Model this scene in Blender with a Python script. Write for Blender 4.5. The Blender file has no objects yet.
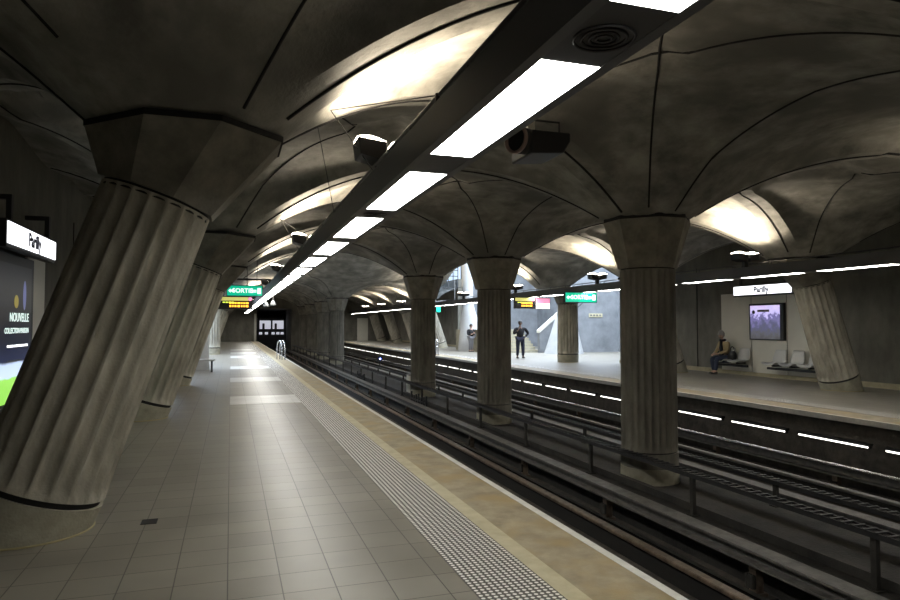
import bpy, bmesh, math, random
from mathutils import Vector, Matrix
random.seed(7)
SC = bpy.context.scene
COL = SC.collection
R = math.radians
# ------------------------------------------------------------------ camera, world, light, exposure
cd = bpy.data.cameras.new('camera'); cam = bpy.data.objects.new('camera', cd); COL.objects.link(cam)
cd.sensor_width = 36; cd.lens = 26.4; cd.clip_start = 0.05; cd.clip_end = 300
cam.location = (0, 0, 1.6); cam.rotation_euler = (R(90 + 2.17), 0, R(-18.36))
SC.camera = cam
SC.view_settings.view_transform = 'Standard'; SC.view_settings.look = 'None'
SC.view_settings.gamma = 1; SC.view_settings.use_curve_mapping = False
SC.view_settings.exposure = 0.4
W = bpy.data.worlds.new('world'); SC.world = W; W.use_nodes = True
W.node_tree.nodes['Background'].inputs[0].default_value = (0.62, 0.78, 1.0, 1)
W.node_tree.nodes['Background'].inputs[1].default_value = 1.1
def area(name, loc, sx, sy, power, color, rot=(0, 0, 0)):
    l = bpy.data.lights.new(name, 'AREA'); l.shape = 'RECTANGLE'; l.size = sx; l.size_y = sy
    l.energy = power; l.color = color
    o = bpy.data.objects.new(name, l); o.location = loc; o.rotation_euler = rot; COL.objects.link(o); return o
area('daylight_right', (17.6, 33.0, 8.7), 7.5, 15, 5000, (0.76, 0.86, 1.0))
area('daylight_left', (-5.2, 33.0, 8.7), 7.0, 15, 3800, (0.70, 0.82, 1.0))
PANEL_E = 13.0       # ceiling light strips
UP_E = 50.0         # warm uplights (spot watts, see builder)

# ------------------------------------------------------------------ station layout
S = 6.53
XC = 6.355
XL, XR = -0.35, 13.10           # where the side capitals meet the vault
BXL, BXR = -1.50, 14.33          # where the side columns stand
WL, WR = -2.94, 15.65           # side walls
EL, ER = 2.55, 10.16            # platform edges
Y0, Y1 = -6.0, 67.0
LY = lambda k: 5.95 + S * k
CY = lambda k: 9.06 + S * k
side_k = [k for k in range(-2, 10) if k != 4]
cen_k = [k for k in range(-2, 9) if k not in (3, 4)]
FZ = -1.25                      # track bed
KZ = -0.857                     # centre kerb

# ------------------------------------------------------------------ materials
def mat(name):
    m = bpy.data.materials.new(name); m.use_nodes = True
    nt = m.node_tree; return m, nt, nt.nodes['Principled BSDF']
def simple(name, c, rough=0.6, metal=0.0, emis=0.0, ec=None):
    m, nt, b = mat(name)
    b.inputs['Base Color'].default_value = (*c, 1); b.inputs['Roughness'].default_value = rough
    b.inputs['Metallic'].default_value = metal
    if emis:
        b.inputs['Emission Color'].default_value = (*(ec or c), 1); b.inputs['Emission Strength'].default_value = emis
    return m
def noisy(name, c1, c2, scale=2.0, rough=0.75, bump=0.15, bscale=40, metal=0.0, stretch=(1, 1, 1), c3=None, sc3=0.5):
    m, nt, b = mat(name); N = nt.nodes; L = nt.links
    tc = N.new('ShaderNodeTexCoord'); mp = N.new('ShaderNodeMapping'); mp.inputs['Scale'].default_value = stretch
    g = N.new('ShaderNodeNewGeometry')
    L.new(g.outputs['Position'], mp.inputs[0])
    n = N.new('ShaderNodeTexNoise'); n.inputs['Scale'].default_value = scale; n.inputs['Detail'].default_value = 7
    n.inputs['Roughness'].default_value = 0.62
    L.new(mp.outputs[0], n.inputs['Vector'])
    r = N.new('ShaderNodeValToRGB'); r.color_ramp.elements[0].position = 0.32; r.color_ramp.elements[1].position = 0.68
    r.color_ramp.elements[0].color = (*c1, 1); r.color_ramp.elements[1].color = (*c2, 1)
    L.new(n.outputs['Fac'], r.inputs[0]); out = r.outputs[0]
    if c3:
        n3 = N.new('ShaderNodeTexNoise'); n3.inputs['Scale'].default_value = sc3; n3.inputs['Detail'].default_value = 3
        L.new(g.outputs['Position'], n3.inputs['Vector'])
        r3 = N.new('ShaderNodeValToRGB'); r3.color_ramp.elements[0].position = 0.48; r3.color_ramp.elements[1].position = 0.66
        L.new(n3.outputs['Fac'], r3.inputs[0])
        mx = N.new('ShaderNodeMixRGB'); mx.inputs[2].default_value = (*c3, 1)
        L.new(r3.outputs[0], mx.inputs[0]); L.new(out, mx.inputs[1]); out = mx.outputs[0]
    L.new(out, b.inputs['Base Color'])
    b.inputs['Roughness'].default_value = rough; b.inputs['Metallic'].default_value = metal
    n2 = N.new('ShaderNodeTexNoise'); n2.inputs['Scale'].default_value = bscale; n2.inputs['Detail'].default_value = 4
    L.new(g.outputs['Position'], n2.inputs['Vector'])
    bp = N.new('ShaderNodeBump'); bp.inputs['Strength'].default_value = bump; bp.inputs['Distance'].default_value = 0.02
    L.new(n2.outputs['Fac'], bp.inputs['Height']); L.new(bp.outputs[0], b.inputs['Normal'])
    return m
M = {}
M['vault'] = noisy('vault_concrete', (.13, .125, .11), (.36, .345, .305), 2.1, .8, .3, 30, c3=(.14, .134, .115), sc3=.9)
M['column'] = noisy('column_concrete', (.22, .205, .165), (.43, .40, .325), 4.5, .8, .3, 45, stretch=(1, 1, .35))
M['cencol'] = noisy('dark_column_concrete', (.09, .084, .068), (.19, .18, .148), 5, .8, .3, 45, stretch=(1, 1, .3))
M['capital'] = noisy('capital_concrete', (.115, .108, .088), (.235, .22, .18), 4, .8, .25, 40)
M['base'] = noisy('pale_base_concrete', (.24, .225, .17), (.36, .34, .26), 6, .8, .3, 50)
M['wall'] = noisy('wall_concrete', (.11, .105, .085), (.21, .20, .165), 1.6, .8, .3, 25, stretch=(1, 1, .5))
M['grey_wall'] = noisy('pale_grey_concrete', (.15, .16, .17), (.25, .262, .275), 1.1, .75, .15, 25)
M['white_plaster'] = noisy('white_plaster', (.36, .37, .37), (.44, .45, .45), 2, .6, .1, 30)
M['dark'] = simple('black_joint', (.012, .011, .010), .9)
M['bed'] = noisy('track_bed', (.035, .031, .026), (.09, .08, .065), 6, .85, .6, 30)
M['kerb'] = noisy('kerb_concrete', (.016, .015, .013), (.042, .039, .034), 3, .8, .4, 30)
M['rust'] = noisy('rusty_steel', (.11, .08, .06), (.27, .215, .165), 9, .42, .3, 60, metal=.5)
M['greyrail'] = noisy('grey_guide_bar', (.10, .098, .09), (.20, .195, .18), 7, .55, .3, 60, metal=.2)
M['steel'] = simple('worn_steel', (.62, .62, .62), .22, 1)
M['darksteel'] = simple('dark_steel', (.05, .05, .052), .5, .6)
M['chrome'] = simple('brushed_chrome', (.75, .76, .78), .22, 1)
M['beam'] = simple('beam_paint', (.085, .085, .088), .45)
M['beamdark'] = simple('beam_dark_plate', (.05, .05, .052), .4)
M['lamp'] = simple('light_panel', (1, 1, 1), .4, 0, PANEL_E, (1.0, .985, .935))
M['tube'] = simple('tube_light', (1, 1, 1), .4, 0, 2.6, (1.0, .97, .90))
M['uplens'] = simple('uplight_lens', (1, 1, 1), .4, 0, 16, (1.0, .90, .74))
M['black'] = simple('black_plastic', (.02, .02, .021), .45)
M['cream'] = noisy('cream_panel', (.64, .62, .54), (.70, .68, .60), 1.5, .4, .02, 20)
M['seat'] = simple('pale_grey_seat', (.62, .62, .60), .35)
M['signwhite'] = simple('sign_white', (1, 1, 1), .4, 0, 1.7, (.93, .95, 1.0))
M['signtext'] = simple('sign_text', (.10, .10, .14), .6)
M['green'] = simple('sign_green', (.0, .45, .28), .4, 0, .55, (.0, .60, .36))
M['signletter'] = simple('sign_letter', (1, 1, 1), .4, 0, .95, (.8, 1, .93))
M['yellow'] = simple('sign_yellow', (.75, .72, .2), .4, 0, .5, (.8, .76, .22))
M['led'] = simple('amber_led', (1, .4, .02), .4, 0, 2.2, (1, .38, .03))
M['ledg'] = simple('lime_led', (.7, .9, .1), .4, 0, 1.4, (.7, .9, .1))
M['pink'] = simple('sign_pink', (.9, .3, .5), .4, 0, .7, (.95, .35, .55))
M['blueled'] = simple('blue_signal', (.2, .3, 1), .4, 0, 9, (.22, .3, 1))
M['redled'] = simple('red_lamp', (1, .2, .2), .4, 0, 1.5, (1, .3, .35))
M['plinth'] = noisy('plinth_stone', (.34, .30, .19), (.46, .41, .27), 5, .6, .1, 40)
M['caulk'] = simple('yellow_sealant', (.34, .29, .15), .7)
M['slab'] = noisy('tan_edge_slab', (.24, .20, .125), (.42, .36, .245), 4.2, .5, .12, 70, c3=(.36, .27, .13), sc3=2.2)
M['yslab'] = noisy('pale_yellow_strip', (.42, .38, .24), (.55, .50, .34), 6, .5, .08, 70)
M['white'] = noisy('white_edge_paint', (.62, .62, .58), (.78, .77, .72), 9, .5, .05, 60)
M['winlit'] = simple('lit_train_window', (.9, .9, .9), .3, 0, .45, (.85, .87, 1))
M['train'] = simple('train_body', (.06, .06, .07), .4)
def glassy(name, c):
    m, nt, b = mat(name)
    b.inputs['Base Color'].default_value = (*c, 1); b.inputs['Roughness'].default_value = .05
    b.inputs['Transmission Weight'].default_value = 1; b.inputs['IOR'].default_value = 1.05
    return m
M['glass'] = glassy('skylight_glass', (.9, .95, 1))

def tile_mat(name, cA, cB, mortar, size, rough=.33, off=0.0):
    m, nt, b = mat(name); N = nt.nodes; L = nt.links
    g = N.new('ShaderNodeNewGeometry')
    mp = N.new('ShaderNodeMapping'); mp.inputs['Location'].default_value = (off, 0, 0)
    mp.inputs['Rotation'].default_value = (0, 0, R(90))
    L.new(g.outputs['Position'], mp.inputs[0])
    br = N.new('ShaderNodeTexBrick'); br.offset = 0.0; br.inputs['Scale'].default_value = 1.0
    br.inputs['Brick Width'].default_value = size; br.inputs['Row Height'].default_value = size
    br.inputs['Mortar Size'].default_value = .004; br.inputs['Mortar Smooth'].default_value = .2
    br.inputs['Color1'].default_value = (*cA, 1); br.inputs['Color2'].default_value = (*cB, 1); br.inputs['Mortar'].default_value = (*mortar, 1)
    L.new(mp.outputs[0], br.inputs['Vector'])
    n = N.new('ShaderNodeTexNoise'); n.inputs['Scale'].default_value = 1.4; n.inputs['Detail'].default_value = 6
    L.new(g.outputs['Position'], n.inputs['Vector'])
    mr = N.new('ShaderNodeMapRange'); mr.inputs[1].default_value = .3; mr.inputs[2].default_value = .7
    mr.inputs[3].default_value = .78; mr.inputs[4].default_value = 1.12
    L.new(n.outputs['Fac'], mr.inputs[0])
    mx = N.new('ShaderNodeVectorMath'); mx.operation = 'SCALE'
    L.new(br.outputs['Color'], mx.inputs[0]); L.new(mr.outputs[0], mx.inputs['Scale'])
    L.new(mx.outputs[0], b.inputs['Base Color'])
    mr2 = N.new('ShaderNodeMapRange'); mr2.inputs[3].default_value = rough - .06; mr2.inputs[4].default_value = rough + .14
    L.new(n.outputs['Fac'], mr2.inputs[0]); L.new(mr2.outputs[0], b.inputs['Roughness'])
    bp = N.new('ShaderNodeBump'); bp.inputs['Strength'].default_value = .35; bp.inputs['Distance'].default_value = .004
    inv = N.new('ShaderNodeMath'); inv.operation = 'SUBTRACT'; inv.inputs[0].default_value = 1
    L.new(br.outputs['Fac'], inv.inputs[1]); L.new(inv.outputs[0], bp.inputs['Height']); L.new(bp.outputs[0], b.inputs['Normal'])
    return m
M['tile'] = tile_mat('floor_tile', (.20, .184, .15), (.235, .218, .18), (.05, .044, .035), .316)
M['whitetile'] = tile_mat('white_floor_tile', (.52, .52, .49), (.58, .58, .55), (.38, .37, .33), .316)

def dots_mat():
    m, nt, b = mat('tactile_dots'); N = nt.nodes; L = nt.links
    g = N.new('ShaderNodeNewGeometry')
    md = N.new('ShaderNodeVectorMath'); md.operation = 'MODULO'
    ad = N.new('ShaderNodeVectorMath'); ad.operation = 'ADD'; ad.inputs[1].default_value = (50, 50, 50)
    L.new(g.outputs['Position'], ad.inputs[0]); L.new(ad.outputs[0], md.inputs[0]); md.inputs[1].default_value = (.04, .04, .04)
    sb = N.new('ShaderNodeVectorMath'); sb.operation = 'SUBTRACT'; sb.inputs[1].default_value = (.02, .02, 0)
    L.new(md.outputs[0], sb.inputs[0])
    ml = N.new('ShaderNodeVectorMath'); ml.operation = 'MULTIPLY'; ml.inputs[1].default_value = (1, 1, 0)
    L.new(sb.outputs[0], ml.inputs[0])
    ln = N.new('ShaderNodeVectorMath'); ln.operation = 'LENGTH'; L.new(ml.outputs[0], ln.inputs[0])
    mr = N.new('ShaderNodeMapRange'); mr.inputs[1].default_value = .0115; mr.inputs[2].default_value = .0145
    mr.inputs[3].default_value = 1; mr.inputs[4].default_value = 0
    L.new(ln.outputs['Value'], mr.inputs[0])
    mx = N.new('ShaderNodeMixRGB'); mx.inputs[1].default_value = (.075, .067, .055, 1); mx.inputs[2].default_value = (.85, .83, .78, 1)
    L.new(mr.outputs[0], mx.inputs[0]); L.new(mx.outputs[0], b.inputs['Base Color'])
    bp = N.new('ShaderNodeBump'); bp.inputs['Strength'].default_value = .5; bp.inputs['Distance'].default_value = .004
    L.new(mr.outputs[0], bp.inputs['Height']); L.new(bp.outputs[0], b.inputs['Normal'])
    b.inputs['Roughness'].default_value = .45
    return m
M['dots'] = dots_mat()

def ad_mat(name, stops, strength, zlo, zhi, streak=0.0, sc=3.0):
    # printed backlit sheet: colours run with height, plus soft blotches
    m, nt, b = mat(name); N = nt.nodes; L = nt.links
    g = N.new('ShaderNodeNewGeometry'); sx = N.new('ShaderNodeSeparateXYZ'); L.new(g.outputs['Position'], sx.inputs[0])
    n = N.new('ShaderNodeTexNoise'); n.inputs['Scale'].default_value = sc; n.inputs['Detail'].default_value = 3
    L.new(g.outputs['Position'], n.inputs['Vector'])
    mr = N.new('ShaderNodeMapRange'); mr.inputs[1].default_value = zlo; mr.inputs[2].default_value = zhi
    L.new(sx.outputs['Z'], mr.inputs[0])
    ma = N.new('ShaderNodeMath'); ma.operation = 'MULTIPLY_ADD'; ma.inputs[1].default_value = streak
    L.new(n.outputs['Fac'], ma.inputs[0]); L.new(mr.outputs[0], ma.inputs[2])
    mb = N.new('ShaderNodeMath'); mb.operation = 'SUBTRACT'; mb.inputs[1].default_value = streak * .5
    L.new(ma.outputs[0], mb.inputs[0])
    r = N.new('ShaderNodeValToRGB'); cr = r.color_ramp
    cr.elements[0].position = stops[0][0]; cr.elements[0].color = (*stops[0][1], 1)
    cr.elements[1].position = stops[-1][0]; cr.elements[1].color = (*stops[-1][1], 1)
    for p, c in stops[1:-1]: cr.elements.new(p).color = (*c, 1)
    L.new(mb.outputs[0], r.inputs[0])
    b.inputs['Base Color'].default_value = (.006, .006, .008, 1); L.new(r.outputs[0], b.inputs['Emission Color'])
    b.inputs['Emission Strength'].default_value = strength; b.inputs['Roughness'].default_value = .3
    return m
M['ad_left'] = ad_mat('perfume_advert', [(0, (.25, .62, .08)), (.20, (.30, .68, .10)), (.215, (.55, .68, .9)), (.30, (.5, .62, .85)), (.32, (.006, .012, .05)), (.45, (.003, .005, .018)), (.6, (.002, .002, .006)), (1, (.001, .0015, .004))], 1.0, .5, 2.4, .03)
M['ad_right'] = ad_mat('landscape_advert', [(0, (.07, .065, .07)), (.2, (.10, .10, .11)), (.4, (.10, .10, .19)), (.55, (.20, .18, .38)), (.66, (.15, .13, .34)), (.74, (.62, .55, 1.0)), (.92, (.75, .65, 1.0)), (1, (.7, .55, .95))], .75, 1.12, 2.24, .7, 7)

# ------------------------------------------------------------------ helpers
LAST = [None]
class MB:
    def __init__(s): s.v = []; s.f = []; s.sm = []; s.mi = []
    def add(s, vs, fs, sm=False, mi=0):
        o = len(s.v); s.v += [tuple(p) for p in vs]
        for f in fs: s.f.append([i + o for i in f]); s.sm.append(sm); s.mi.append(mi)
        return s
    def box(s, x0, x1, y0, y1, z0, z1, mi=0):
        v = [(x0,y0,z0),(x1,y0,z0),(x1,y1,z0),(x0,y1,z0),(x0,y0,z1),(x1,y0,z1),(x1,y1,z1),(x0,y1,z1)]
        return s.add(v, [(0,3,2,1),(4,5,6,7),(0,1,5,4),(1,2,6,5),(2,3,7,6),(3,0,4,7)], False, mi)
    def rings(s, rings, closed=True, caps=True, sm=True, mi=0):
        n = len(rings[0]); vs = [p for r in rings for p in r]; fs = []
        for i in range(len(rings) - 1):
            for j in range(n if closed else n - 1):
                a = i*n + j; b = i*n + (j+1) % n
                fs.append((a, b, b + n, a + n))
        s.add(vs, fs, sm, mi)
        if caps and closed:
            s.add(rings[0], [tuple(range(n))[::-1]], False, mi); s.add(rings[-1], [tuple(range(n))], False, mi)
        return s
    def lathe(s, prof, c=(0, 0, 0), n=20, sm=True, mi=0):
        return s.rings([[(c[0]+r*math.cos(2*math.pi*j/n), c[1]+r*math.sin(2*math.pi*j/n), c[2]+z) for j in range(n)] for r, z in prof], sm=sm, mi=mi)
    def tube(s, pts, r, n=8, mi=0):
        pts = [Vector(p) for p in pts]; rr = []
        up = Vector((0, 0, 1))
        for i, p in enumerate(pts):
            t = (pts[min(i+1, len(pts)-1)] - pts[max(i-1, 0)]).normalized()
            u = t.cross(up)
            if u.length < .05: u = t.cross(Vector((1, 0, 0)))
            u.normalize(); w = u.cross(t).normalized()
            q = r[i] if isinstance(r, (list, tuple)) else r
            rr.append([p + q*(math.cos(2*math.pi*j/n)*u + math.sin(2*math.pi*j/n)*w) for j in range(n)])
        return s.rings(rr, mi=mi)
    def prism_y(s, poly, y0, y1, mi=0):
        n = len(poly); v = [(x, y0, z) for x, z in poly] + [(x, y1, z) for x, z in poly]
        f = [tuple(range(n)), tuple(range(2*n-1, n-1, -1))] + [(i, i+n, (i+1) % n + n, (i+1) % n) for i in range(n)]
        return s.add(v, f, False, mi)
    def build(s, name, m, parent=None, bevel=0):
        me = bpy.data.meshes.new(name); me.from_pydata(s.v, [], s.f)
        ms = m if isinstance(m, list) else [m]
        for x in ms: me.materials.append(M[x] if isinstance(x, str) else x)
        me.polygons.foreach_set('use_smooth', s.sm); me.polygons.foreach_set('material_index', s.mi)
        bm = bmesh.new(); bm.from_mesh(me); bmesh.ops.recalc_face_normals(bm, faces=bm.faces); bm.to_mesh(me); bm.free()
        me.update()
        o = bpy.data.objects.new(name, me); COL.objects.link(o)
        if parent: o.parent = parent
        LAST[0] = o
        if bevel:
            bv = o.modifiers.new('bevel', 'BEVEL'); bv.width = bevel; bv.segments = 2; bv.limit_method = 'ANGLE'
        return o
def tag(o, label=None, cat=None, group=None, kind=None):
    if label: o['label'] = label
    if cat: o['category'] = cat
    if group: o['group'] = group
    if kind: o['kind'] = kind
    return o
def empty(name, loc=(0, 0, 0), rz=0.0):
    o = bpy.data.objects.new(name, None); o.location = loc; o.rotation_euler = (0, 0, rz); COL.objects.link(o)
    o.empty_display_size = .1; return o
def copy_tree(o, parent=None):
    c = o.copy(); COL.objects.link(c); c.parent = parent
    for ch in o.children: copy_tree(ch, c)
    return c
def struct(o, label=None): o['kind'] = 'structure'; return o
ORD = ['nearest', 'second', 'third', 'fourth', 'fifth', 'sixth', 'seventh', 'eighth', 'ninth', 'tenth', 'eleventh', 'twelfth']
def ordinal(n):
    names = ['first', 'second', 'third', 'fourth', 'fifth', 'sixth', 'seventh', 'eighth', 'ninth', 'tenth', 'eleventh', 'twelfth', 'thirteenth', 'fourteenth',
             'fifteenth', 'sixteenth', 'seventeenth', 'eighteenth', 'nineteenth']
    tens = {2: 'twenty', 3: 'thirty', 4: 'forty'}
    if n < 20: return names[n-1]
    if n % 10 == 0: return {2: 'twentieth', 3: 'thirtieth', 4: 'fortieth'}[n // 10]
    return tens[n // 10] + '-' + names[n % 10 - 1]
def text_mesh(body, size, m, name='lettering', parent=None, extrude=.003, bold=0.0, align='CENTER', stretch=1.0):
    cu = bpy.data.curves.new('txt', 'FONT'); cu.body = body; cu.size = size; cu.extrude = extrude; cu.offset = bold
    cu.align_x = align; cu.align_y = 'CENTER'; cu.resolution_u = 3
    t = bpy.data.objects.new('txt', cu); COL.objects.link(t)
    bpy.context.view_layer.update()
    me = bpy.data.meshes.new_from_object(t.evaluated_get(bpy.context.evaluated_depsgraph_get()))
    bpy.data.objects.remove(t); bpy.data.curves.remove(cu)
    me.materials.clear(); me.materials.append(M[m])
    for v in me.vertices: v.co.x *= stretch
    o = bpy.data.objects.new(name, me); COL.objects.link(o)
    if parent: o.parent = parent
    return o

# ------------------------------------------------------------------ floor, platforms, track bed
def slab(name, x0, x1, z0, z1, m, y0=Y0, y1=Y1):
    return struct(MB().box(x0, x1, y0, y1, z0, z1).build(name, m))
slab('floor_left_platform', -9.5, 1.40, -.09, 0, 'tile')
slab('floor_left_tactile', 1.40, 1.88, -.09, .003, 'dots')
slab('floor_left_strip', 1.88, 2.02, -.09, 0, 'yslab')
slab('floor_left_edge', 2.02, 2.485, -.09, 0, 'slab')
slab('trim_1', 2.485, EL, -.09, .002, 'white')
slab('wall_left_platform', -2.94, 2.30, FZ, -.09, 'bed')
slab('floor_right_platform', ER + 1.15, 23, -.09, 0, 'tile')
slab('floor_right_tactile', ER + .67, ER + 1.15, -.09, .003, 'dots')
slab('floor_right_edge', ER + .065, ER + .67, -.09, 0, 'slab')
slab('trim_2', ER, ER + .065, -.09, .002, 'white')
slab('wall_right_platform', ER + .25, 15.65, FZ, -.09, 'bed')
slab('floor_track_bed', -2.94, 15.65, FZ - .2, FZ, 'bed', Y0, 95)
slab('floor_center_kerb', 5.45, 7.25, FZ, KZ, 'kerb')
for y0, y1, x0 in ((14.0, 15.6, 0.0), (19.5, 21.1, 0), (25.2, 26.9, 0), (33.9, 35.7, 0), (38.6, 40.6, 0), (43.6, 45.6, 0)):
    tag(MB().box(x0, 1.40, y0, y1, -.01, .004).build('floor_stripe', 'whitetile'), kind='structure')

# ------------------------------------------------------------------ walls
def wall(name, x0, x1, y0, y1, z0, z1, m='wall'): return struct(MB().box(x0, x1, y0, y1, z0, z1).build(name, m))
WH = 4.95
wall('wall_left', WL - .3, WL, Y0, 24.3, 0, WH); wall('wall_left_far', WL - .3, WL, 42.5, Y1 + .3, 0, WH)
wall('wall_right', WR, WR + .3, Y0, 24.3, 0, WH); wall('wall_right_far', WR, WR + .3, 45.3, Y1 + .3, 0, WH)
wall('wall_back', WL - .3, WR + .3, Y0 - .3, Y0, FZ, WH)
wall('wall_end_left', WL, 2.42, Y1, Y1 + .3, 0, WH); wall('wall_end_right', ER + .1, WR, Y1, Y1 + .3, 0, WH)
wall('wall_end_top', 2.42, ER + .1, Y1, Y1 + .3, 3.2, WH)
wall('wall_end_middle', 5.7, 7.0, Y1, Y1 + 28, KZ, 3.2)
wall('wall_tunnel_left', 2.1, 2.42, Y1 + .3, 95, FZ, 3.2); wall('wall_tunnel_right', ER + .1, ER + .4, Y1 + .3, 95, FZ, 3.2)
wall('ceiling_tunnel', 2.1, ER + .4, Y1 + .3, 95, 3.2, 3.4); wall('wall_tunnel_end', 2.1, ER + .4, 95, 95.3, FZ, 3.4)
# plinths along the walls
for n, x0, x1, y0, y1 in (('baseboard_left', WL, WL + .04, Y0, 24.3), ('baseboard_right', WR - .04, WR, Y0, 24.3),
                          ('baseboard_left_far', WL, WL + .04, 42.5, Y1), ('baseboard_right_far', WR - .04, WR, 45.6, Y1)):
    wall(n, x0, x1, y0, y1, 0, .14, 'plinth')
# vertical joints in the right concrete wall
j = MB()
for y in (11.2, 8.4, 5.6, 2.8, 19.4, 20.9, 22.4): j.box(WR - .012, WR, y - .012, y + .012, .14, 3.6)
for y in (5.6, 8.5, 14.5, 17.5, 20.5): j.box(WL, WL + .012, y - .012, y + .012, .14, 3.6)
struct(j.build('trim_3', 'dark'))
# light wells either side (concourse)
def well(sg, xin, xout):
    a, b = min(xin, xout), max(xin, xout); s = 'right' if sg > 0 else 'left'
    wall('wall_well_near_' + s, a if sg < 0 else WR + .3, b if sg > 0 else WL - .3, 24.0, 24.3, 0, 9, 'grey_wall')
    yf = 45.3 if sg > 0 else 42.5
    wall('wall_well_far_' + s, a if sg < 0 else 15.95, b if sg > 0 else WL - .3, yf, yf + .3, 0, 9, 'grey_wall')
    wall('wall_well_outer_' + s, xout, xout + sg * .3, 24.0, 45.6, 0, 9, 'grey_wall') if sg > 0 else wall('wall_well_outer_' + s, xout - .3, xout, 24.0, 42.8, 0, 9, 'grey_wall')
well(1, XR, 22.0); well(-1, XL, -9.2)
wall('wall_well_inset_right', 18.3, 22.0, 34.4, 34.7, 0, 9, 'grey_wall')
struct(MB().add([(18.3, 34.39, 1.75), (18.3, 34.39, 1.79), (21.2, 34.39, 4.2), (21.2, 34.39, 4.24), (18.3, 34.4, 1.75), (18.3, 34.4, 1.79), (21.2, 34.4, 4.2), (21.2, 34.4, 4.24)],
      [(0, 2, 3, 1), (4, 5, 7, 6), (0, 1, 5, 4), (2, 6, 7, 3), (1, 3, 7, 5), (0, 4, 6, 2)]).build('trim_4', 'dark'))

# ------------------------------------------------------------------ vaulted ceiling
COLS = [(XL, LY(k), 3.13) for k in side_k] + [(XR, LY(k), 3.13) for k in side_k if k != 5] + [(XC, CY(k), 3.26) for k in cen_k]
RIBS = []
cs, ss = set(cen_k), set(side_k)
for k in range(-3, 11):
    for kk in (k - 1, k):
        if k in ss and kk in cs:
            RIBS.append(((XL, LY(k)), (XC, CY(kk))))
            if k != 5: RIBS.append(((XR, LY(k)), (XC, CY(kk))))
        if k in ss and not (k == 3 and kk == 3) and not (k == 5 and kk == 4):
            RIBS.append(((XL, LY(k)), (WL - .2, CY(kk))))
            if k != 5: RIBS.append(((XR, LY(k)), (WR + .2, CY(kk))))
RW = .25
def seg_d(px, py, s):
    (ax, ay), (bx, by) = s; dx, dy = bx-ax, by-ay
    t = max(0, min(1, ((px-ax)*dx + (py-ay)*dy) / (dx*dx+dy*dy)))
    return math.hypot(px-ax-t*dx, py-ay-t*dy)
def vz(x, y, e=None):
    d, z0 = 1e9, 3.2; ws = wz = 0
    for cx, cy, cz in COLS:
        if abs(y-cy) < 14:
            dd = math.hypot(x-cx, y-cy); d = min(d, dd); w = 1/(dd+.05)**6; ws += w; wz += w*cz
    if ws: z0 = wz/ws
    q = max(0, min(1, (d-.62)/3.0))
    z = z0 + (4.25-z0)*(1-(1-q)**2)
    if d > 3.6: z += .42*(d-3.6)
    if e is None: e = min([seg_d(x, y, r) for r in RIBS if abs(r[0][1]-y) < 9 or abs(r[1][1]-y) < 9] or [5])
    if e > RW + .01:
        f = min(1, max(0, (d-.75)/.8))
        q2 = (e-RW)/.8; z += f*(.05*math.exp(-q2*.6) + .15*q2*math.exp(1-q2))
    return z
def in_well(x, y):
    return (25.35 < y < 38.5 and x < XL) or (25.35 < y < 45.3 and x > XR)
vc = MB(); cache = {}
def tri_patch(A, B, C, n):
    idx = {}; vs = []; fs = []
    for i in range(n+1):
        for j_ in range(n+1-i):
            k_ = n-i-j_
            x = (A[0]*i + B[0]*j_ + C[0]*k_)/n; y = (A[1]*i + B[1]*j_ + C[1]*k_)/n
            idx[(i, j_)] = len(vs)
            key = (round(x, 3), round(y, 3))
            if key not in cache: cache[key] = vz(x, y)
            vs.append((x, y, cache[key]))
    def ok(f):
        cx = sum(vs[q][0] for q in f)/3; cy = sum(vs[q][1] for q in f)/3
        return not in_well(cx, cy) and cy > Y0 - .05 and cy < Y1 + .25
    for i in range(n):
        for j_ in range(n-i):
            f = (idx[(i, j_)], idx[(i+1, j_)], idx[(i, j_+1)])
            if ok(f): fs.append(f)
            if j_ < n-i-1:
                f = (idx[(i+1, j_)], idx[(i+1, j_+1)], idx[(i, j_+1)])
                if ok(f): fs.append(f)
    vc.add(vs, fs, True)
for k in range(-3, 11):
    for X, WX in ((XL, WL), (XR, WR)):
        n = 46 if LY(k) < 30 else 30
        A, B, C0, C1 = (X, LY(k)), (X, LY(k+1)), (XC, CY(k-1)), (XC, CY(k))
        tri_patch(A, C0, C1, n); tri_patch(A, B, C1, n)
        n2 = 30 if LY(k) < 30 else 16
        tri_patch(A, B, (WX, CY(k)), n2); tri_patch(A, (WX, CY(k-1)), (WX, CY(k)), n2)
me_o = vc.build('ceiling', 'vault'); struct(me_o)
bm = bmesh.new(); bm.from_mesh(me_o.data); bmesh.ops.remove_doubles(bm, verts=bm.verts, dist=.004)
for e in bm.edges:
    if len(e.link_faces) == 2 and e.calc_face_angle(0) > R(24): e.smooth = False
bmesh.ops.recalc_face_normals(bm, faces=bm.faces); bm.to_mesh(me_o.data); bm.free()
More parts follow.
